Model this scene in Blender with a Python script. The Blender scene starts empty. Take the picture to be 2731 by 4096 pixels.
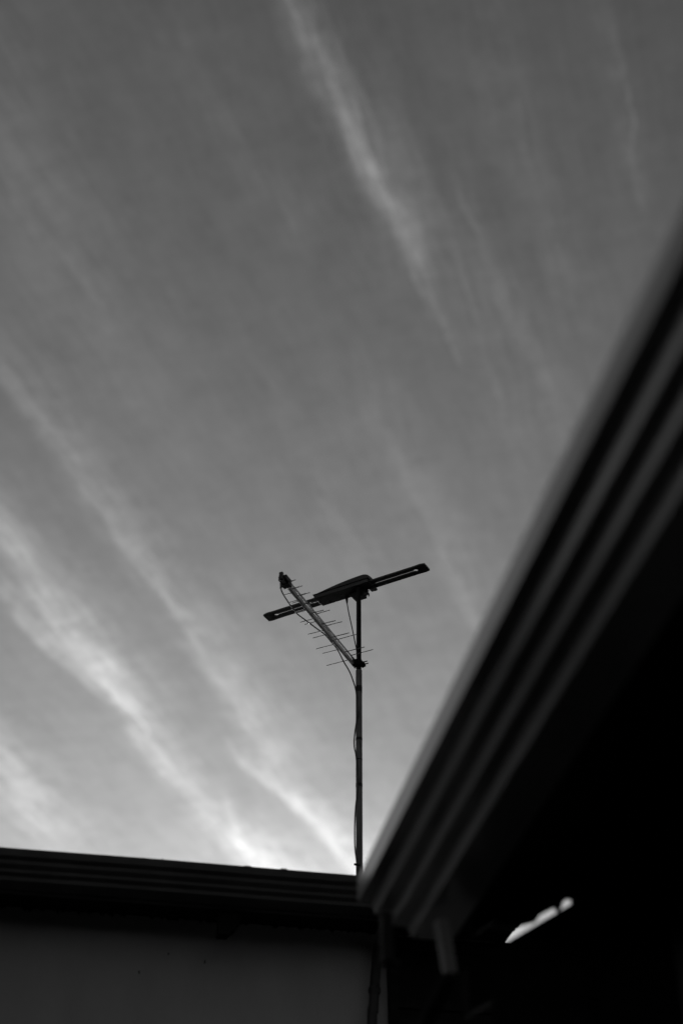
import bpy, bmesh, math, random
from mathutils import Vector, Matrix
random.seed(7)
R = math.radians
sc = bpy.context.scene
col = sc.collection

# ------------------------------------------------------------------ camera
EYE = 1.6                                   # eye height above the yard
cd = bpy.data.cameras.new('camera')
cam = bpy.data.objects.new('camera', cd); col.objects.link(cam)
cd.sensor_fit = 'VERTICAL'; cd.sensor_height = 36.0; cd.lens = 50.0
cd.clip_start = 0.05; cd.clip_end = 5000
cam.location = (0, 0, EYE)
cam.rotation_euler = (R(90 + 38.0), 0, R(-10.83))
cd.dof.use_dof = True; cd.dof.focus_distance = 6.45; cd.dof.aperture_fstop = 1.25
sc.camera = cam

# ------------------------------------------------------------------ light
SUN_AZ, SUN_EL = 9.0, 9.0                 # hidden behind the far roof (azimuth clockwise from +Y)
CLOUD_AZ = 28.6                             # the cirrus bands run this way
EXPOSURE = 0.0
SKY_STRENGTH = 0.070
sl = bpy.data.lights.new('sun', 'SUN'); sl.energy = 1.2; sl.angle = R(2.0)
sun = bpy.data.objects.new('sun', sl); col.objects.link(sun)
sun.rotation_euler = (R(90 - SUN_EL), 0, R(180 - SUN_AZ))
sd = Vector((math.sin(R(SUN_AZ))*math.cos(R(SUN_EL)), math.cos(R(SUN_AZ))*math.cos(R(SUN_EL)), math.sin(R(SUN_EL))))
sun.rotation_euler = (-sd).to_track_quat('-Z', 'Y').to_euler()
sc.view_settings.view_transform = 'Standard'; sc.view_settings.look = 'None'
sc.view_settings.exposure = EXPOSURE; sc.view_settings.gamma = 1.0
sc.render.engine = 'CYCLES'
sc.cycles.use_denoising = True
sc.cycles.max_bounces = 6
sc.cycles.use_adaptive_sampling = True; sc.cycles.adaptive_threshold = 0.02; sc.cycles.adaptive_min_samples = 6

# cirrus bands: (distance along, offset across, soft width left, right, density), on a flat layer at unit height
# <streaks>
STREAKS = [
    [(0.529, -0.2329, 0.0164, 0.0143, 0.497), (0.565, -0.2265, 0.0167, 0.0147, 0.662), (0.597, -0.2252, 0.0163, 0.0137, 0.704), (0.635, -0.2217, 0.0167, 0.014, 0.745), (0.675, -0.2197, 0.0153, 0.0135, 0.869), (0.733, -0.217, 0.014, 0.013, 1.118), (0.786, -0.2132, 0.0125, 0.0135, 1.242), (0.843, -0.2072, 0.0139, 0.0139, 0.911), (0.896, -0.2072, 0.0133, 0.0123, 0.787), (0.944, -0.205, 0.0079, 0.0084, 0.538), (0.982, -0.2018, 0.0043, 0.0048, 0.414), (1.021, -0.2004, 0.0027, 0.0033, 0.207), (1.031, -0.2002, 0.0021, 0.0021, 0)],
    [(0.571, -0.2338, 0.0096, 0.0192, 0.1), (0.65, -0.2171, 0.0101, 0.0303, 0.2), (0.761, -0.1979, 0.0108, 0.036, 0.25), (0.854, -0.1833, 0.0114, 0.0341, 0.25), (0.949, -0.1696, 0.008, 0.0319, 0.15), (1.027, -0.1615, 0.0083, 0.0249, 0)],
    [(0.615, -0.001, 0.005, 0.0044, 0.1), (0.662, 0.0026, 0.0058, 0.0039, 0.2), (0.738, 0.0043, 0.0061, 0.0031, 0.3), (0.793, 0.0049, 0.0071, 0.0032, 0.36), (0.846, 0.0052, 0.0058, 0.0033, 0.3), (0.892, 0.0024, 0.0045, 0.0037, 0)],
    [(0.607, -0.0973, 0.023, 0.0191, 0.09), (0.665, -0.0903, 0.0278, 0.0199, 0.132), (0.75, -0.0857, 0.0294, 0.0189, 0.18), (0.828, -0.0831, 0.0264, 0.0176, 0.15), (0.931, -0.0814, 0.028, 0.0187, 0.12), (1.039, -0.0845, 0.0297, 0.0198, 0)],
    [(0.774, -0.1583, 0.0069, 0.0095, 0), (0.817, -0.1496, 0.0071, 0.0097, 0.13), (0.866, -0.1435, 0.0073, 0.0118, 0.163), (0.917, -0.1417, 0.0075, 0.0187, 0.221), (0.984, -0.1367, 0.0097, 0.0267, 0.182), (1.071, -0.1284, 0.0127, 0.0304, 0.182), (1.157, -0.1246, 0.0159, 0.0318, 0.163), (1.259, -0.1195, 0.0167, 0.0222, 0)],
    [(0.865, -0.1821, 0.0046, 0.0137, 0), (0.933, -0.1828, 0.0057, 0.019, 0.14), (1.022, -0.1782, 0.007, 0.0199, 0.14), (1.147, -0.1791, 0.0106, 0.0213, 0.14), (1.263, -0.1846, 0.0112, 0.0225, 0)],
    [(0.956, -0.3037, 0.0141, 0.0189, 0), (1.022, -0.3015, 0.0146, 0.022, 0.102), (1.107, -0.3031, 0.0143, 0.0255, 0.17), (1.176, -0.3032, 0.0147, 0.0263, 0.221), (1.268, -0.3005, 0.0165, 0.0275, 0.221), (1.358, -0.3003, 0.02, 0.0258, 0.272), (1.445, -0.303, 0.0178, 0.0178, 0.212), (1.551, -0.3029, 0.0186, 0.0186, 0)],
    [(0.94, -0.394, 0.0142, 0.019, 0), (1.02, -0.3953, 0.0148, 0.0198, 0.09), (1.138, -0.397, 0.0157, 0.021, 0.15), (1.22, -0.3983, 0.0164, 0.0218, 0.165), (1.308, -0.3996, 0.017, 0.017, 0.18), (1.413, -0.4038, 0.0178, 0.0178, 0)],
    [(0.76, -0.6509, 0.0196, 0.0352, 0.125), (0.844, -0.6521, 0.0148, 0.0389, 0.25), (0.925, -0.6471, 0.012, 0.0427, 0.375), (0.997, -0.6486, 0.0106, 0.0443, 0.45), (1.082, -0.6489, 0.0092, 0.0462, 0.475), (1.178, -0.6511, 0.0097, 0.0483, 0.5), (1.27, -0.6504, 0.0101, 0.0503, 0.525), (1.374, -0.6516, 0.0116, 0.0526, 0.525), (1.481, -0.6591, 0.0143, 0.055, 0.525), (1.587, -0.663, 0.0172, 0.0573, 0.5), (1.703, -0.6673, 0.0204, 0.0539, 0.375), (1.831, -0.6657, 0.0213, 0.0501, 0)],
    [(1.654, -0.7153, 0.003, 0.0325, 0), (1.723, -0.712, 0.0049, 0.0364, 0.352), (1.806, -0.6984, 0.0075, 0.0405, 0.55), (1.902, -0.6833, 0.0097, 0.0418, 0.682), (2.001, -0.6772, 0.012, 0.0465, 0.682), (2.133, -0.6715, 0.018, 0.0555, 0.55), (2.281, -0.6544, 0.0217, 0.058, 0.44)],
    [(1.016, -0.7804, 0.0183, 0.0274, 0.6), (1.105, -0.7817, 0.0171, 0.0286, 0.7), (1.171, -0.7833, 0.0216, 0.0343, 0.7), (1.268, -0.7929, 0.0307, 0.0379, 0.7), (1.364, -0.7988, 0.0342, 0.0374, 0.8), (1.459, -0.8005, 0.0244, 0.0355, 0.95), (1.565, -0.8105, 0.0098, 0.0463, 0.85), (1.673, -0.8249, 0.006, 0.0543, 0.72), (1.779, -0.8286, 0.0069, 0.0564, 0.55), (1.855, -0.8281, 0.0084, 0.0483, 0.4), (1.949, -0.84, 0.0093, 0.0332, 0)],
    [(1.177, -0.8384, 0.0099, 0.0545, 0.25), (1.253, -0.839, 0.0072, 0.0666, 0.42), (1.355, -0.8439, 0.0054, 0.0696, 0.52), (1.437, -0.8344, 0.0044, 0.0607, 0.55), (1.511, -0.8249, 0.004, 0.0454, 0.5), (1.576, -0.8156, 0.0047, 0.0291, 0.3), (1.628, -0.8185, 0.0059, 0.0178, 0)],
    [(1.445, -1.0293, 0.0588, 0.0588, 0.336), (1.596, -1.0449, 0.0623, 0.0623, 0.504), (1.705, -1.0605, 0.0649, 0.0649, 0.56), (1.807, -1.0769, 0.0673, 0.0561, 0.504), (1.953, -1.096, 0.0707, 0.0589, 0.224), (2.094, -1.1163, 0.0741, 0.0617, 0)],
    [(1.772, -0.7587, 0.005, 0.005, 0), (1.856, -0.7776, 0.0077, 0.0058, 0.28), (1.946, -0.7977, 0.0106, 0.0059, 0.3), (2.058, -0.8218, 0.0137, 0.0082, 0)],
    [(1.839, -0.832, 0.0369, 0.0553, 0), (1.955, -0.8201, 0.0383, 0.067, 0.566), (2.081, -0.8071, 0.0398, 0.0697, 0.81), (2.217, -0.7931, 0.0415, 0.0726, 0.648)],
    [(0.522, -0.3367, 0.0248, 0.0371, 0.04), (0.605, -0.3284, 0.0261, 0.0392, 0.12), (0.705, -0.3137, 0.0277, 0.037, 0.128), (0.805, -0.3012, 0.0245, 0.0294, 0.096), (0.904, -0.2916, 0.0259, 0.031, 0)],
    [(0.583, -0.5057, 0.0548, 0.0582, 0.3), (0.69, -0.5136, 0.0586, 0.0586, 0.25), (0.802, -0.5178, 0.0587, 0.0587, 0.16), (0.931, -0.5226, 0.0504, 0.0504, 0.1), (1.074, -0.5253, 0.0271, 0.0271, 0)],
]
# </streaks>

world = bpy.data.worlds.new('World'); sc.world = world; world.use_nodes = True
world.cycles.sampling_method = 'MANUAL'; world.cycles.sample_map_resolution = 256
nt = world.node_tree; nt.nodes.clear()
def N(t, **kw):
    n = nt.nodes.new(t)
    for k, v in kw.items(): setattr(n, k, v)
    return n
def put(sock, v):
    if isinstance(v, bpy.types.NodeSocket): nt.links.new(v, sock)
    else: sock.default_value = v
def M(op, a, b=0.0, c=0.0, clamp=False):
    n = N('ShaderNodeMath', operation=op, use_clamp=clamp)
    put(n.inputs[0], a); put(n.inputs[1], b); put(n.inputs[2], c)
    return n.outputs[0]
def XYZ(x, y, z=0.0):
    n = N('ShaderNodeCombineXYZ'); put(n.inputs[0], x); put(n.inputs[1], y); put(n.inputs[2], z); return n.outputs[0]
def NOISE(vec, scale=1.0, detail=6.0, rough=0.55, dist=0.0):
    n = N('ShaderNodeTexNoise'); n.noise_dimensions = '3D'
    put(n.inputs['Vector'], vec); n.inputs['Scale'].default_value = scale
    n.inputs['Detail'].default_value = detail; n.inputs['Roughness'].default_value = rough
    n.inputs['Distortion'].default_value = dist
    return n.outputs['Fac']
def CURVE(t, pts):
    n = N('ShaderNodeFloatCurve'); c = n.mapping.curves[0]
    while len(c.points) < len(pts): c.points.new(0.5, 0.5)
    for p, (x, y) in zip(c.points, pts): p.location = (x, y); p.handle_type = 'AUTO_CLAMPED'
    n.mapping.update(); put(n.inputs['Value'], t)
    return n.outputs[0]
tc = N('ShaderNodeTexCoord')
sep = N('ShaderNodeSeparateXYZ'); nt.links.new(tc.outputs['Generated'], sep.inputs[0])
dx, dy, dz = sep.outputs
zc = M('MAXIMUM', dz, 0.06)
px_, py_ = M('DIVIDE', dx, zc), M('DIVIDE', dy, zc)
s_, c_ = math.sin(R(CLOUD_AZ)), math.cos(R(CLOUD_AZ))
U = M('ADD', M('MULTIPLY', px_, s_), M('MULTIPLY', py_, c_))
V = M('SUBTRACT', M('MULTIPLY', px_, c_), M('MULTIPLY', py_, s_))
# wind warp: slow bends, then frayed fibres
w1 = NOISE(XYZ(M('MULTIPLY', U, 3.2), M('MULTIPLY', V, 6.0), 3.1), 1.0, 2, 0.5)
w2 = NOISE(XYZ(M('MULTIPLY', U, 12.0), M('MULTIPLY', V, 60.0), 8.7), 1.0, 5, 0.66)
VW = M('ADD', V, M('ADD', M('MULTIPLY', M('SUBTRACT', w1, 0.5), 0.020), M('MULTIPLY', M('SUBTRACT', w2, 0.5), 0.036)))
# fibres along the wind, and fine ripples leaning across it
fib = NOISE(XYZ(M('MULTIPLY', U, 9.0), M('MULTIPLY', VW, 165.0), 0.3), 1.0, 5, 0.68)
UR = M('ADD', M('MULTIPLY', U, 0.05), M('MULTIPLY', V, 0.9987))
VR = M('SUBTRACT', M('MULTIPLY', V, 0.05), M('MULTIPLY', U, 0.9987))
rip = NOISE(XYZ(M('MULTIPLY', UR, 26.0), M('MULTIPLY', VR, 42.0), 5.5), 1.0, 5, 0.66)
puff = NOISE(XYZ(M('MULTIPLY', U, 14.0), M('MULTIPLY', V, 30.0), 1.7), 1.0, 7, 0.68)
tex = M('MAXIMUM', M('ADD', M('ADD', M('MULTIPLY', fib, 2.8), M('MULTIPLY', puff, 1.3)), M('ADD', M('MULTIPLY', rip, 1.4), -1.75)), 0.2)
dens = 0.0
for rows in STREAKS:
    u0, u1 = rows[0][0], rows[-1][0]
    v0 = min(r[1] for r in rows); v1 = max(max(r[1] for r in rows), v0 + 0.01)
    ratio = sum(r[3] for r in rows)/sum(r[2] for r in rows)             # soft side over crisp side
    T = lambda u: (u - u0)/(u1 - u0)
    t = M('MULTIPLY_ADD', U, 1/(u1 - u0), -u0/(u1 - u0), clamp=True)
    iw = [2/(r[2] + r[3])*(1 + ratio)/2 for r in rows]; wm = max(iw)    # 1 / crisp half width
    rc = N('ShaderNodeRGBCurve'); put(rc.inputs['Color'], t)
    for c, ys in zip(rc.mapping.curves[:3], ([(r[1] - v0)/(v1 - v0) for r in rows], [w/wm for w in iw], [r[4]*0.5 for r in rows])):
        while len(c.points) < len(rows): c.points.new(0.5, 0.5)
        for p, r, y in zip(c.points, rows, ys): p.location = (T(r[0]), y); p.handle_type = 'AUTO_CLAMPED'
    rc.mapping.update()
    sp = N('ShaderNodeSeparateXYZ'); nt.links.new(rc.outputs[0], sp.inputs[0])
    dv = M('SUBTRACT', VW, M('MULTIPLY_ADD', sp.outputs[0], v1 - v0, v0))
    q = M('MULTIPLY', M('MAXIMUM', M('MULTIPLY', dv, wm/ratio), M('MULTIPLY', dv, -wm)), sp.outputs[1])
    g = M('POWER', M('MULTIPLY_ADD', M('MULTIPLY', q, q), 0.75, 1.0), -2.1)
    dens = M('MULTIPLY_ADD', g, sp.outputs[2], dens)
band = M('MULTIPLY', M('MULTIPLY', dens, 2.0), tex)
# thin veil everywhere
big = NOISE(XYZ(M('MULTIPLY', U, 1.0), M('MULTIPLY', V, 4.8), 9.3), 1.0, 3, 0.55)
veil = M('ADD', M('ADD', M('MULTIPLY', M('SUBTRACT', big, 0.5), 0.40), M('MULTIPLY', M('SUBTRACT', fib, 0.5), 0.30)),
         M('ADD', M('MULTIPLY', M('SUBTRACT', puff, 0.5), 0.32), M('MULTIPLY', M('SUBTRACT', rip, 0.5), 0.30)))
haze = M('MULTIPLY', M('SUBTRACT', 0.05, V), 0.17, clamp=True)          # thin cirrus film thickening to the left
cloud = M('ADD', M('ADD', band, veil), haze)
sky = N('ShaderNodeTexSky', sky_type='NISHITA', sun_disc=False)
sky.sun_elevation = R(SUN_EL); sky.sun_rotation = R(SUN_AZ)
sky.altitude = 50; sky.air_density = 1.0; sky.dust_density = 1.0; sky.ozone_density = 1.0
bw = N('ShaderNodeRGBToBW'); nt.links.new(sky.outputs[0], bw.inputs[0])
lum = M('MULTIPLY', bw.outputs[0], M('MAXIMUM', M('ADD', cloud, 1.0), 0.3))
bg = N('ShaderNodeBackground'); put(bg.inputs['Color'], lum); bg.inputs['Strength'].default_value = SKY_STRENGTH
wo = N('ShaderNodeOutputWorld'); nt.links.new(bg.outputs[0], wo.inputs['Surface'])

# ------------------------------------------------------------------ materials (black-and-white place: neutral paints)
def mat(name, v, rough=0.6, metal=0.0, var=0.25, scale=8.0, bump=0.0, stretch=(1, 1, 1), spec=0.5, stain=0.0):
    m = bpy.data.materials.new(name); m.use_nodes = True
    t = m.node_tree; b = t.nodes['Principled BSDF']
    tcn = t.nodes.new('ShaderNodeTexCoord'); mp = t.nodes.new('ShaderNodeMapping'); mp.inputs['Scale'].default_value = stretch
    t.links.new(tcn.outputs['Object'], mp.inputs['Vector'])
    n = t.nodes.new('ShaderNodeTexNoise'); n.inputs['Scale'].default_value = scale; n.inputs['Detail'].default_value = 7; n.inputs['Roughness'].default_value = 0.62
    t.links.new(mp.outputs[0], n.inputs['Vector'])
    r = t.nodes.new('ShaderNodeValToRGB')
    lo, hi = max(v*(1 - var), 0.001), v*(1 + var)
    r.color_ramp.elements[0].position = 0.3; r.color_ramp.elements[0].color = (lo, lo, lo, 1)
    r.color_ramp.elements[1].position = 0.7; r.color_ramp.elements[1].color = (hi, hi, hi, 1)
    t.links.new(n.outputs['Fac'], r.inputs[0])
    outc = r.outputs[0]
    if stain > 0:
        n2 = t.nodes.new('ShaderNodeTexNoise'); n2.inputs['Scale'].default_value = scale*3.1; n2.inputs['Detail'].default_value = 5
        t.links.new(mp.outputs[0], n2.inputs['Vector'])
        r2 = t.nodes.new('ShaderNodeValToRGB'); r2.color_ramp.elements[0].position = 0.36; r2.color_ramp.elements[1].position = 0.46
        k = 1 - stain
        r2.color_ramp.elements[0].color = (k, k, k, 1); r2.color_ramp.elements[1].color = (1, 1, 1, 1)
        t.links.new(n2.outputs['Fac'], r2.inputs[0])
        mx = t.nodes.new('ShaderNodeMix'); mx.data_type = 'RGBA'; mx.blend_type = 'MULTIPLY'; mx.inputs[0].default_value = 1.0
        t.links.new(outc, mx.inputs[6]); t.links.new(r2.outputs[0], mx.inputs[7]); outc = mx.outputs[2]
    t.links.new(outc, b.inputs['Base Color'])
    b.inputs['Roughness'].default_value = rough; b.inputs['Metallic'].default_value = metal
    b.inputs['Specular IOR Level'].default_value = spec
    if bump > 0:
        bp = t.nodes.new('ShaderNodeBump'); bp.inputs['Strength'].default_value = bump; bp.inputs['Distance'].default_value = 0.004
        t.links.new(n.outputs['Fac'], bp.inputs['Height']); t.links.new(bp.outputs[0], b.inputs['Normal'])
    return m
MT = {
    'ground': mat('dark asphalt', 0.012, 1.0, var=0.4, scale=3, bump=0.3, spec=0.0),
    'wall': mat('painted render', 0.27, 0.85, var=0.09, scale=3.0, bump=0.35, stretch=(1.6, 1, 0.7)),
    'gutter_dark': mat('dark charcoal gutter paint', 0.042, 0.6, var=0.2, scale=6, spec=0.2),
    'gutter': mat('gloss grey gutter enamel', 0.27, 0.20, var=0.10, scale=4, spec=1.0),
    'downpipe_grey': mat('grey downpipe paint', 0.22, 0.3, var=0.1, scale=6, spec=0.6),
    'timber': mat('dark stained timber', 0.010, 0.9, var=0.4, scale=6, stretch=(1, 6, 6), spec=0.05),
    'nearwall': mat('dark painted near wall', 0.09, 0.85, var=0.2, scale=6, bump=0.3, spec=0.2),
    'roof': mat('weathered roof sheet', 0.12, 0.6, var=0.25, scale=3),
    'pipe_black': mat('black plastic pipe', 0.018, 0.5, var=0.3, scale=10, spec=0.25),
    'galv': mat('weathered galvanised tube', 0.13, 0.6, metal=0.3, var=0.45, scale=22, stretch=(1, 1, 0.22), stain=0.55, bump=0.2),
    'blackmetal': mat('black painted tube', 0.008, 0.6, var=0.3, scale=20, spec=0.12),
    'alu': mat('dull aluminium', 0.55, 0.36, metal=0.85, var=0.2, scale=30, stain=0.2),
    'rod': mat('dark aluminium rod', 0.16, 0.5, metal=0.6, var=0.25, scale=40),
    'plastic': mat('black weathered plastic', 0.03, 0.45, var=0.25, scale=18, spec=0.35),
    'panel': mat('dark grey plastic', 0.045, 0.5, var=0.2, scale=14, spec=0.35),
    'rubber': mat('black cable sheath', 0.02, 0.3, var=0.2, scale=30, spec=0.6),
    'tape': mat('black tape', 0.012, 0.5, var=0.3, scale=30, spec=0.3),
    'glass': mat('dark window pane', 0.004, 0.5, var=0.2, scale=2, spec=0.05),
    'concrete': mat('grey concrete', 0.2, 0.85, var=0.2, scale=5),
}

# ------------------------------------------------------------------ helpers
def P(x, y, z): return Vector((x, y, z + EYE))     # measured from the eye
class MB:
    def __init__(s): s.v = []; s.f = []
    def add(s, vs, fs):
        o = len(s.v); s.v += [Vector(v) for v in vs]; s.f += [[i + o for i in f] for f in fs]; return s
    def box(s, lo, hi):
        (a, b, c), (d, e, f) = lo, hi
        return s.add([(a,b,c),(d,b,c),(d,e,c),(a,e,c),(a,b,f),(d,b,f),(d,e,f),(a,e,f)],
                     [(0,3,2,1),(4,5,6,7),(0,1,5,4),(1,2,6,5),(2,3,7,6),(3,0,4,7)])
    def obox(s, c, ax, ay, az, hx, hy, hz):        # oriented box
        vs = [Vector(c) + ax*hx*i + ay*hy*j + az*hz*k for k in (-1, 1) for (i, j) in ((-1,-1),(1,-1),(1,1),(-1,1))]
        return s.add(vs, [(0,3,2,1),(4,5,6,7),(0,1,5,4),(1,2,6,5),(2,3,7,6),(3,0,4,7)])
    def prism(s, poly, vec):                       # closed polygon extruded along vec
        n = len(poly); a = [Vector(p) for p in poly]; b = [p + Vector(vec) for p in a]
        return s.add(a + b, [list(range(n))[::-1], [n + i for i in range(n)]] + [[i, (i+1) % n, n + (i+1) % n, n + i] for i in range(n)])
    def tube(s, pts, r, seg=12, cap=True):
        pts = [Vector(p) for p in pts]; rs = r if isinstance(r, (list, tuple)) else [r]*len(pts)
        ref = None; rings = []
        for i, p in enumerate(pts):
            d = (pts[min(i+1, len(pts)-1)] - pts[max(i-1, 0)]).normalized()
            if ref is None: ref = d.orthogonal().normalized()
            ref = (ref - d*ref.dot(d)).normalized(); bi = d.cross(ref)
            rings.append([p + (ref*math.cos(2*math.pi*k/seg) + bi*math.sin(2*math.pi*k/seg))*rs[i] for k in range(seg)])
        vs = [v for rg in rings for v in rg]; fs = []
        for i in range(len(rings) - 1):
            for k in range(seg):
                a, b = i*seg + k, i*seg + (k+1) % seg
                fs.append((a, b, b + seg, a + seg))
        if cap: fs += [list(range(seg))[::-1], [(len(rings)-1)*seg + k for k in range(seg)]]
        return s.add(vs, fs)
    def build(s, name, m, parent=None, smooth=False, bevel=0.0):
        me = bpy.data.meshes.new(name); me.from_pydata([tuple(v) for v in s.v], [], s.f)
        bm = bmesh.new(); bm.from_mesh(me); bmesh.ops.recalc_face_normals(bm, faces=bm.faces)
        if bevel > 0:
            bmesh.ops.bevel(bm, geom=bm.edges[:], offset=bevel, segments=2, affect='EDGES', profile=0.5)
        bm.to_mesh(me); bm.free(); me.update()
        me.materials.append(MT[m])
        o = bpy.data.objects.new(name, me); col.objects.link(o)
        if smooth:
            me.polygons.foreach_set('use_smooth', [True]*len(me.polygons)); me.set_sharp_from_angle(angle=R(40))
        if parent is not None:
            chain = Vector((0, 0, 0)); q = parent
            while q is not None: chain += q.location; q = q.parent
            o.parent = parent
            if chain.length > 0: me.transform(Matrix.Translation(-chain))
        return o
def thing(name, label, cat, loc, group=None):
    o = bpy.data.objects.new(name, None); col.objects.link(o); o.location = loc
    o['label'] = label; o['category'] = cat
    if group: o['group'] = group
    return o
def smooth_path(pts, sub=6):                       # Catmull-Rom through the points
    p = [Vector(q) for q in pts]; out = []
    for i in range(len(p) - 1):
        a, b, c, d = p[max(i-1, 0)], p[i], p[i+1], p[min(i+2, len(p)-1)]
        for k in range(sub):
            t = k/sub
            out.append(0.5*((2*b) + (c - a)*t + (2*a - 5*b + 4*c - d)*t*t + (3*b - a - 3*c + d)*t**3))
    out.append(p[-1]); return out

# ------------------------------------------------------------------ ground
g = MB().add([(-1500,-1500,0),(1500,-1500,0),(1500,1500,0),(-1500,1500,0)], [(0,1,2,3)]).build('ground', 'ground')
g['kind'] = 'structure'

# ------------------------------------------------------------------ far house: eave across the picture
XL, XR = -6.0, 1.612
fh = thing('house', 'pale rendered house with dark stepped gutter across the bottom of the picture', 'house', (-2.0, 5.1, 0))
WY = 5.20
wall = MB().box((XL, WY, 0), (1.664, WY + 3.2, 2.097 + EYE))
wall.build('wall', 'wall', fh)
prof = [(4.800,2.1475),(4.800,2.1197),(4.815,2.110),(4.815,2.096),(4.830,2.084),(4.830,2.072),(4.845,2.0625),(4.845,2.048),(4.930,2.048),
        (4.930,2.135),(4.927,2.135),(4.927,2.051),(4.848,2.051),(4.848,2.0640),(4.833,2.0735),(4.833,2.0855),(4.818,2.0975),(4.818,2.1115),(4.803,2.1212),(4.803,2.1475)]
# long run in slightly uneven lengths, so that the lip is not ruled dead straight
gm = MB(); n = len(prof); xs = [XL + (XR - XL)*i/60 for i in range(61)]
for i, x in enumerate(xs):
    dzz = 0.0012*math.sin(x*2.1 + 0.6) + 0.0007*math.sin(x*6.3) - 0.0006*x
    gm.v += [P(x, y, z + dzz) for (y, z) in prof]
for i in range(60):
    for k in range(n): gm.f.append([i*n + k, i*n + (k+1) % n, (i+1)*n + (k+1) % n, (i+1)*n + k])
gm.f += [list(range(n))[::-1], [60*n + k for k in range(n)]]
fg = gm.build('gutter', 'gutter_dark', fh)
fg['label'] = 'dark gutter with four stepped ridges'
cap = [(y, z) for (y, z) in prof[:9]] + [(4.930, 2.1475)]
MB().prism([P(XR + 0.0005, y, z) for y, z in cap], (0.002, 0, 0)).build('stop_end', 'gutter_dark', fg)
for x, w, h in ((0.575, 0.020, 0.0016), (0.707, 0.018, 0.0022)):     # lip joints standing slightly proud
    MB().prism([P(x - w, 4.797, 2.140), P(x - w*0.6, 4.797, 2.1475 + h), P(x + w*0.5, 4.797, 2.1475 + h), P(x + w, 4.797, 2.140)], (0, 0.012, 0)).build('lip_joint', 'gutter_dark', fg)
MB().tube([P(0.2685, 4.803, 2.146), P(0.2685, 4.803, 2.1515)], 0.0030, 8).build('screw', 'gutter_dark', fg)
MB().box(P(XL, 4.9325, 2.043), P(1.606, 4.956, 2.19)).build('fascia', 'gutter_dark', fh)
MB().prism([P(XL, 4.957, 2.054), P(XL, WY - 0.001, 2.0955), P(XL, WY - 0.001, 2.110), P(XL, 4.957, 2.068)], (1.606 - XL, 0, 0)).build('soffit', 'timber', fh)
MB().prism([P(0.495, 4.965, 2.0600), P(0.4965, 4.965, 1.962), P(0.502, 4.965, 1.956), P(0.515, 4.965, 1.958), P(0.533, 4.965, 1.957), P(0.560, 4.965, 1.983), P(0.577, 4.965, 2.012), P(0.577, 4.965, 2.0600)], (0, 0.055, 0)).build('eave_bracket', 'timber', fh)
# corrugated roof, 15 degrees
rm = MB(); nx = 260; sl_ = math.tan(R(15))
for j in range(2):
    for i in range(nx + 1):
        x = XL + (1.608 - XL)*i/nx
        y = 4.93 + j*3.2; rm.v.append(P(x, y, 2.155 + (y - 4.93)*sl_ + 0.008*math.sin(x*2*math.pi/0.076*1.0)*0.6))
for i in range(nx): rm.f.append((i, i+1, nx + 2 + i, nx + 1 + i))
o = rm.build('roof', 'roof', fh, smooth=True)
md = o.modifiers.new('thick', 'SOLIDIFY'); md.thickness = 0.004
MB().prism([P(1.603, 4.96, 2.07), P(1.603, 8.13, 2.07), P(1.603, 8.13, 3.0), P(1.603, 4.96, 2.15)], (0.02, 0, 0)).build('barge_board', 'timber', fh)
# paint flakes and cobwebs hanging under the eave
cw = MB()
for i in range(150):
    x = random.uniform(-0.6, 1.5); w = random.uniform(0.003, 0.014); h = random.uniform(0.002, 0.009)*(2.0 if random.random() < .12 else 1)
    cw.add([P(x - w, WY - 0.003, 2.0945), P(x + w, WY - 0.003, 2.0945), P(x + w*random.uniform(-.5, .5), WY - 0.003, 2.0945 - h)], [(0,1,2)])
o = cw.build('cobweb', 'timber', fh); o['kind'] = 'stuff'
for x, z, hh in ((0.478, 1.937, 0.006), (0.240, 1.882, 0.004), (0.342, 1.957, 0.003)):
    MB().obox(P(x, WY - 0.002, z), Vector((1,0,0)), Vector((0,1,0)), Vector((0,0,1)), 0.002, 0.002, hh).build('nail', 'timber', fh)
# dark window right of the downpipe
wf = MB()
wx0, wx1, wz0, wz1 = 1.170, 1.655, 1.0, 2.085
win = MB().box(P(wx0, WY - 0.012, wz0), P(wx1, WY - 0.002, wz1)).build('window', 'glass', fh)
for lo, hi in (((wx0 - 0.0, wz0), (wx0 + 0.035, wz1)), ((wx1 - 0.035, wz0), (wx1, wz1))):
    MB().box(P(lo[0], WY - 0.030, lo[1]), P(hi[0], WY - 0.013, hi[1])).build('frame', 'timber', win)
for z in (1.808, 1.737, 2.03):
    MB().box(P(wx0 + 0.036, WY - 0.026, z), P(wx1 - 0.036, WY - 0.013, z + 0.03)).build('rail', 'timber', win)
# downpipe
dp = MB().tube(smooth_path([P(1.104, 4.90, 2.046), P(1.104, 4.92, 2.02), P(1.112, 5.04, 2.015), P(1.1256, 5.156, 2.0172), P(1.1189, 5.160, 1.9406), P(1.1124, 5.160, 1.8630), P(1.1067, 5.160, 1.7772), P(1.1010, 5.160, 1.6546), P(1.1010, 5.160, 0.4086), P(1.1010, 5.160, -1.5831)], 4), 0.019, 20).build('downpipe', 'pipe_black', fh, smooth=True)
MB().tube([P(1.1130, 5.160, 1.8712), P(1.1128, 5.160, 1.8671), P(1.1118, 5.160, 1.8507), P(1.1113, 5.160, 1.8446)], [0.020, 0.0235, 0.0235, 0.020], 20).build('collar', 'pipe_black', dp, smooth=True)
MB().tube([P(1.104, 4.90, 2.047), P(1.104, 4.90, 2.028)], [0.030, 0.027], 20).build('outlet', 'pipe_black', dp, smooth=True)

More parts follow.
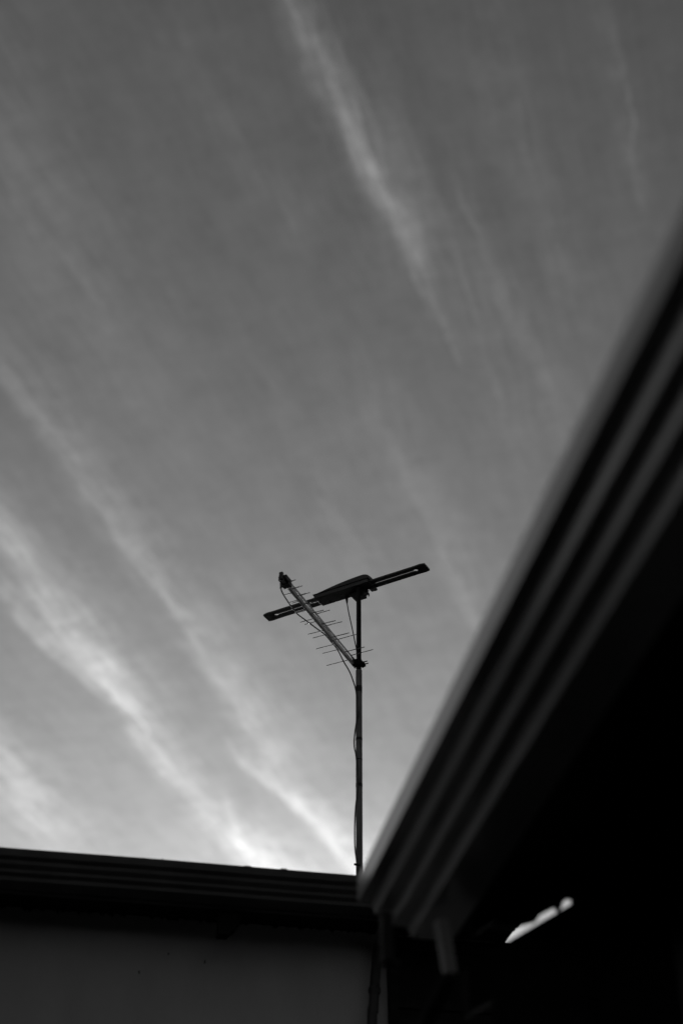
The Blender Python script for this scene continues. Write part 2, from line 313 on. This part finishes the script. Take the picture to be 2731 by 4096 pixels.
# ------------------------------------------------------------------ near house: eave running past the camera on the right
YE = 3.375
nh = thing('house', 'dark house with blurred grey stepped gutter slanting up the right side, close to camera', 'house', (2.5, 1.0, 0))
H = 1.5
np_ = [(0.6875,1.5000),(0.6875,1.4368),(0.7227,1.4368),(0.7346,1.4087),(0.7677,1.4087),(0.7783,1.3837),(0.8136,1.3837),(0.8253,1.3562),(0.9300,1.3562),(0.9300,1.5000),(0.9270,1.5000),(0.9270,1.3592),(0.8283,1.3592),(0.8166,1.3867),(0.7813,1.3867),(0.7707,1.4117),(0.7376,1.4117),(0.7257,1.4398),(0.6905,1.4398),(0.6905,1.5000)]
Y0 = -4.0
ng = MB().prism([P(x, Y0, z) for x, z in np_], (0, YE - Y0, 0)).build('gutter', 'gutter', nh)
ng['label'] = 'grey gutter with four stepped ridges, blurred'
MB().prism([P(x, YE + 0.0005, z) for x, z in np_[:9]] + [P(0.930, YE + 0.0005, 1.5)], (0, 0.002, 0)).build('stop_end', 'gutter', ng)
MB().box(P(0.738, YE - 0.06, 1.272), P(0.764, YE - 0.014, 1.392)).build('strap', 'pipe_black', ng)
MB().tube([P(0.750, YE - 0.03, 1.280), P(0.785, YE - 0.03, 1.268)], 0.012, 10).build('strap_hook', 'pipe_black', ng)
RK = math.tan(R(30.7))
def rk(x): return 1.36 + (x - 0.95)*RK
# fascia, raked soffit, roof
MB().box(P(0.932, Y0, 1.362), P(0.9495, YE, 1.49)).build('fascia', 'timber', nh)
MB().prism([P(0.950, Y0, rk(0.950)), P(1.46, Y0, rk(1.46)), P(1.46, Y0, rk(1.46) + 0.015), P(0.950, Y0, rk(0.950) + 0.015)], (0, YE - 0.075 - Y0, 0)).build('soffit', 'timber', nh)
MB().prism([P(0.80, Y0, 1.502), P(4.2, Y0, 1.502 + 3.4*RK), P(4.2, Y0, 1.507 + 3.4*RK), P(0.80, Y0, 1.507)], (0, YE - Y0, 0)).build('roof', 'roof', nh)
# end of the eave: stepped barge board above, raking rafter below, a slit of sky between them
MB().prism([P(0.951, 3.25, 1.325), P(1.010, 3.25, 1.366), P(1.080, 3.25, 1.3640), P(1.1165, 3.25, 1.3760), P(1.1265, 3.25, 1.3930), P(1.168, 3.25, 1.4175), P(1.1745, 3.25, 1.4080), P(1.1810, 3.25, 1.4090), P(1.1870, 3.25, 1.4260), P(1.202, 3.25, 1.4420), P(1.2260, 3.25, 1.4430), P(1.2260, 3.25, 1.66), P(0.951, 3.25, 1.49)], (0, 0.022, 0)).build('barge_board', 'timber', nh)
MB().prism([P(1.2255, 3.251, 1.310), P(1.2255, 3.251, 1.4340), P(1.0428, 3.251, 1.3190), P(0.931, 3.251, 1.2440), P(0.931, 3.251, 1.136)], (0, 0.066, 0)).build('rafter', 'timber', nh)
MB().box(P(1.2265, 3.245, -EYE), P(1.46, 3.30, 1.80)).build('post', 'timber', nh)
MB().prism([P(0.985, 3.231, 1.20), P(1.2255, 3.231, 1.345), P(1.2255, 3.231, 1.045), P(0.985, 3.231, 1.045)], (0, 0.0185, 0)).build('board', 'timber', nh)
for i in range(8):                                  # dark boards closing the end below the rafter
    z1 = 1.042 - i*0.14
    MB().box(P(0.985, 3.231 + 0.003*(i % 2), z1 - 0.138), P(1.2255, 3.249 + 0.003*(i % 2), z1)).build('board', 'timber', nh)
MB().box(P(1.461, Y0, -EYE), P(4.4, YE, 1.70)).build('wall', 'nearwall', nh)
# near downpipe from the gutter, with its offset
dn = MB().obox(P(0.8640, 3.2, 1.266), Vector((1,0,0)), Vector((0,1,0)), Vector((0.12,0,-1)).normalized(), 0.0140, 0.02, 0.066).build('downpipe', 'downpipe_grey', nh)
MB().obox(P(0.840, 3.30, 1.135), Vector((1,0,0)), Vector((0,0.55,0.83)), Vector((-0.25,0.83,-0.55)).normalized(), 0.015, 0.016, 0.12).build('offset', 'timber', dn)

# ------------------------------------------------------------------ mast
MX, MY = 1.0985, 5.33
def mx(z): return 1.0933 + (z - 2.395)*0.0055
mast = thing('antenna_mast', 'slim weathered metal mast rising behind the gutter, two antennas on it', 'mast', P(1.092, MY, 2.23))
MB().tube([P(mx(z), MY, z) for z in (2.262, 2.5, 2.8, 3.1, 3.352)], 0.0140, 24).build('lower_tube', 'galv', mast, smooth=True)
MB().tube([P(mx(z), MY, z) for z in (3.30, 3.5, 3.7, 3.800)], 0.0112, 24).build('upper_tube', 'blackmetal', mast, smooth=True)
for z0, z1 in ((3.2394, 3.2694), (2.9984, 3.0114), (2.7785, 2.7933)):
    MB().tube([P(mx(z0), MY, z0), P(mx(z1), MY, z1)], 0.0147, 24).build('tape_band', 'tape', mast, smooth=True)
MB().tube([P(mx(2.909), MY, 2.9036), P(mx(2.912), MY, 2.9085)], 0.01455, 24).build('tape_band', 'tape', mast, smooth=True)
MB().tube([P(1.094, MY - 0.014, 2.4225), P(1.0690, MY - 0.016, 2.4235)], 0.0048, 10).build('cable_clip', 'tape', mast, smooth=True)
MB().box(P(1.05, MY - 0.05, 2.245), P(1.14, MY + 0.05, 2.30)).build('base_bracket', 'galv', mast, bevel=0.004)

# ------------------------------------------------------------------ log periodic antenna
B = Vector((-0.5754, -0.8178, 0)); Ez = Vector((0, 0, 1))
ae = math.atan2(0.7973, -0.6036)
E_ = Vector((0.8075, -0.5899, 0)).normalized()
p0 = P(1.0651, 5.3141, 3.3905)
lp = thing('log_periodic_antenna', 'comb-like antenna of thin rods on an aluminium boom pointing at the camera', 'antenna', p0 + B*0.02)
SEP = 0.0104
Bx = B.cross(Ez).normalized()
for s in (1, -1):
    o = MB().obox(p0 + B*0.338 + Ez*SEP*s, B, Bx, Ez, 0.382 if s < 0 else 0.360, 0.0066, 0.0066).build('boom', 'alu', lp, bevel=0.0008)
    for k in range(15):                             # rivets through the boom
        t = 0.03 + k*0.045
        MB().tube([p0 + B*t + Ez*(SEP*s - 0.0065), p0 + B*t + Ez*(SEP*s - 0.0074)], 0.0018, 8).build('rivet', 'tape', o)
ts = [0.0276,0.0947,0.1708,0.2272,0.2897,0.3387,0.3907,0.4314,0.4736,0.5084,0.5442,0.5733,0.6029,0.6279,0.6538,0.6773]
hl = [0.114,0.1025,0.0975,0.087,0.0815,0.0735,0.0695,0.0605,0.057,0.0528,0.049,0.0455,0.042,0.039,0.036,0.032]
for i, (t, h) in enumerate(zip(ts, hl)):
    for s in (1, -1):
        lev = SEP if (s > 0) == (i % 2 == 0) else -SEP
        a = p0 + B*t + Ez*lev + E_*0.0045*s; b = p0 + B*t + Ez*(lev + random.uniform(-.0012, .0012)) + E_*h*s
        MB().tube([a, b], 0.0019, 8).build('element', 'rod', lp, smooth=True)
MB().obox(p0 + B*0.682 + Ez*0.0, B, Bx, Ez, 0.024, 0.019, 0.011).build('feed_box', 'plastic', lp, bevel=0.002)
MB().obox(p0 + B*0.668 - Bx*0.0 - Ez*0.012, B, Bx, Ez, 0.016, 0.018, 0.010).build('feed_box', 'plastic', lp, bevel=0.002)
MB().obox(p0 + B*0.716 + Ez*0.0, B, Bx, Ez, 0.006, 0.008, 0.018).build('end_cap', 'plastic', lp, bevel=0.0015)
MB().tube([p0 + B*0.690 - E_*0.012 - Ez*0.006, p0 + B*0.686 - E_*0.016 - Ez*0.040], [0.006, 0.0045], 12).build('connector', 'rubber', lp, smooth=True)
mp_ = P(mx(3.385), MY, 3.385)
cl = MB().obox(mp_ + Vector((-0.010, -0.012, 0.0)), E_, B, Ez, 0.020, 0.011, 0.016).build('clamp', 'blackmetal', lp, bevel=0.002)
for s in (1, -1):
    MB().tube([mp_ - E_*0.022 + Ez*0.009*s - B*0.004*s, mp_ + E_*(0.040 if s > 0 else 0.048) + Ez*0.009*s - B*0.004*s], 0.0026, 8).build('bolt', 'blackmetal', cl)
MB().prism([mp_ + E_*0.012 + Ez*0.015 + B*0.008, mp_ + E_*0.027 + Ez*0.004 + B*0.008, mp_ + E_*0.030 - Ez*0.011 + B*0.008, mp_ + E_*0.012 - Ez*0.016 + B*0.008], -B*0.02).build('saddle', 'blackmetal', cl)

# ------------------------------------------------------------------ amplified dipole antenna (flat housing with two slotted arms)
wa = R(10.83 + 26.3 + 2.9)
WE = Vector((math.cos(wa), -math.sin(wa), 0)); WB = -Vector((math.sin(wa), math.cos(wa), 0))
w0 = P(1.1002, 5.33, 3.8185)
wt = thing('dipole_antenna', 'black flat amplified antenna with two slotted arms on top of the mast', 'antenna', w0)
def W(e, b, z=0.0): return w0 + WE*e + WB*b + Ez*z
def arm(s, e0, e1, bc, half):
    # a flat plate with a long slot that ends in a round eye; angled outer end
    m = MB(); th = 0.0040; sh = 0.0060
    L = e1 - e0; eh = e0 + L*0.80; hr = 0.0125
    def q(e, b, z): return W(s*e, bc(s*e) + b, z)
    tip = 0.012
    loops = []
    out_t = [(e0, half), (e1 - 0.055, half), (e1 - 0.020, half + 0.002), (e1 + 0.000, half - 0.004)]
    out_b = [(e0, -half), (e1 - 0.055, -half), (e1 - 0.020, -half - 0.002), (e1 + 0.000, -half + 0.002)]
    in_t = [(e0, sh), (eh - 0.006, sh)] + [(eh + hr*0.9*math.cos(a) + 0.003, hr*math.sin(a)) for a in [R(d) for d in (135, 110, 85, 60, 35, 12)]]
    in_b = [(e, -b) for e, b in in_t]
    def strip(outer, inner):
        # tessellate between two polylines by parameter
        k = 26
        def samp(pl, t):
            ls = [math.dist(pl[i], pl[i+1]) for i in range(len(pl)-1)]; T = t*sum(ls)
            for i, l in enumerate(ls):
                if T <= l or i == len(ls) - 1:
                    u = min(T/l, 1); return (pl[i][0] + (pl[i+1][0] - pl[i][0])*u, pl[i][1] + (pl[i+1][1] - pl[i][1])*u)
                T -= l
        A = [samp(outer, i/k) for i in range(k+1)]; Bq = [samp(inner, i/k) for i in range(k+1)]
        base = len(m.v)
        for z in (-th, th):
            for a, b in zip(A, Bq): m.v += [q(a[0], a[1], z), q(b[0], b[1], z)]
        nn = 2*(k+1)
        for i in range(k):
            j = base + 2*i
            m.f += [[j, j+1, j+3, j+2], [j+nn, j+nn+2, j+nn+3, j+nn+1], [j, j+2, j+nn+2, j+nn], [j+1, j+nn+1, j+nn+3, j+3]]
        m.f += [[base, base+nn, base+nn+1, base+1], [base+2*k, base+2*k+1, base+nn+2*k+1, base+nn+2*k]]
    strip(out_t, in_t + [(eh + hr + 0.003, 0.0)]); strip(out_b, in_b + [(eh + hr + 0.003, 0.0)])
    # solid outer end
    a, b = eh + hr + 0.0031, e1 + 0.0
    m.prism([q(a, half*0.2, -th), q(b, half - 0.004, -th), q(b + 0.0005, 0, -th), q(b, -half + 0.002, -th), q(a, -half*0.2, -th)], Ez*2*th)
    return m.build('arm', 'panel', wt)
def bc(e): return -0.024 + 0.006*0
arm(-1, 0.205, 0.520, bc, 0.030); arm(1, 0.045, 0.345, bc, 0.030)
# housing: flat base tray and a rising domed cover
hx0, hx1 = -0.235, 0.062
def outline(n=28):
    pts = []
    for i in range(n + 1):
        e = hx0 + (hx1 - hx0)*i/n; pts.append(e)
    return pts
cover = MB(); ee = outline(28); seg = 12
def hgt(e):
    t = (e - hx0)/(hx1 - hx0)
    h = 0.043*math.sin(min(t/0.86, 1.0)*math.pi/2)**0.85
    if t > 0.86: h *= math.sqrt(max(0.0, 1 - ((t - 0.86)/0.14)**2*0.80))
    return h + 0.001
bl, bh = -0.062, 0.020
for e in ee:
    h = hgt(e); c = (bl + bh)/2; hw = (bh - bl)/2
    cover.v += [W(e, c + hw*math.cos(math.pi*k/seg), 0.010 + h*math.sin(math.pi*k/seg)**0.55) for k in range(seg + 1)]
for i in range(28):
    for k in range(seg): a = i*(seg+1) + k; cover.f.append((a, a+1, a + seg + 2, a + seg + 1))
cover.f += [list(range(seg + 1)), [28*(seg+1) + k for k in range(seg+1)][::-1]]
hs = cover.build('cover', 'panel', wt, smooth=True)
tray = MB().prism([W(hx0 + 0.004, bh - 0.002, -0.012), W(hx1 - 0.006, bh - 0.002, -0.012), W(hx1 + 0.004, bl + 0.004, -0.012), W(hx0 + 0.012, bl + 0.004, -0.012)], Ez*0.021).build('tray', 'panel', wt, bevel=0.003)
MB().prism([W(hx0, bh + 0.001, 0.0092), W(hx1, bh + 0.001, 0.0092), W(hx1 + 0.002, bl - 0.001, 0.0092), W(hx0, bl - 0.001, 0.0092)], Ez*0.003).build('seam', 'tape', wt)
for e, b in ((-0.175, -0.042), (-0.12, -0.014), (-0.10, -0.012), (0.015, -0.010), (-0.03, -0.008)):
    r_ = 0.0085 if e < -0.17 else 0.0028
    MB().tube([W(e, b, -0.0118), W(e, b, -0.0132)], r_, 16).build('plug', 'tape', tray)
MB().tube([W(-0.088, -0.046, -0.011), W(-0.088, -0.046, -0.024), W(-0.087, -0.047, -0.046)], [0.0085, 0.0065, 0.0035], 14).build('connector', 'rubber', wt, smooth=True)
# mounting foot and wing nut
ft = MB().prism([W(-0.066, -0.060, -0.0125), W(0.012, -0.060, -0.0125), W(0.012, -0.060, -0.045), W(-0.045, -0.060, -0.045)], -WB*0.0 + WB*0.034).build('mounting_foot', 'plastic', wt, bevel=0.002)
MB().tube([W(0.010, -0.045, -0.034), W(0.030, -0.045, -0.034)], 0.003, 8).build('bolt', 'blackmetal', ft)
MB().prism([W(0.021, -0.036, -0.018), W(0.030, -0.036, -0.026), W(0.030, -0.036, -0.044), W(0.021, -0.036, -0.040)], -WB*0.016).build('wing_nut', 'plastic', ft)
MB().prism([W(hx1 - 0.035, bl + 0.006, -0.0125), W(hx1 + 0.010, bl + 0.006, -0.0125), W(hx1 + 0.006, bl + 0.006, -0.022), W(hx1 - 0.020, bl + 0.006, -0.020)], WB*0.028).build('hinge_lug', 'plastic', wt, bevel=0.0015)

# ------------------------------------------------------------------ coaxial cables
lead = [(0.661,4.799,3.403),(0.67,4.842,3.403),(0.685,4.876,3.402),(0.714,4.927,3.401),(0.744,4.973,3.4),(0.768,5.007,3.399),(0.805,5.041,3.398),(0.837,5.07,3.397),
        (0.871,5.099,3.395),(0.901,5.125,3.394),(0.926,5.154,3.392),(0.948,5.183,3.39),(0.97,5.213,3.389),(0.989,5.243,3.387),(1.01,5.283,3.384),(1.028,5.310,3.374),
        (1.046,5.318,3.350),(1.058,5.319,3.325),(1.067,5.320,3.300),(1.0745,5.320,3.275),(1.080,5.318,3.25),(1.0835,5.316,3.22),(1.086,5.314,3.15),
        (1.083,5.316,3.085),(1.0765,5.316,3.035),(1.0725,5.316,2.99),(1.0735,5.316,2.955),(1.079,5.316,2.925),(1.083,5.316,2.88),(1.085,5.315,2.80),(1.0845,5.315,2.75),
        (1.0775,5.316,2.685),(1.0735,5.316,2.62),(1.072,5.316,2.55),(1.0735,5.316,2.49),(1.080,5.316,2.43),(1.083,5.316,2.36),(1.083,5.316,2.27)]
o = MB().tube(smooth_path([P(*q) for q in lead], 5), 0.0031, 10).build('coaxial_cable', 'rubber', None, smooth=True)
o['label'] = 'thick black cable sagging under the comb-like antenna and down the mast'; o['category'] = 'cable'; o['group'] = 'antenna cables'
lead2 = [(1.046,5.352,3.74),(1.057,5.343,3.661),(1.07,5.331,3.571),(1.079,5.322,3.501),(1.085,5.315,3.453),(1.087,5.314,3.40)]
lead2[0] = tuple(W(-0.087, -0.047, -0.045) - Vector((0, 0, EYE)))
o = MB().tube(smooth_path([P(*q) for q in lead2], 5), 0.0026, 10).build('coaxial_cable', 'rubber', None, smooth=True)
o['label'] = 'thin straight cable from the flat slotted antenna slanting to the mast'; o['category'] = 'cable'; o['group'] = 'antenna cables'
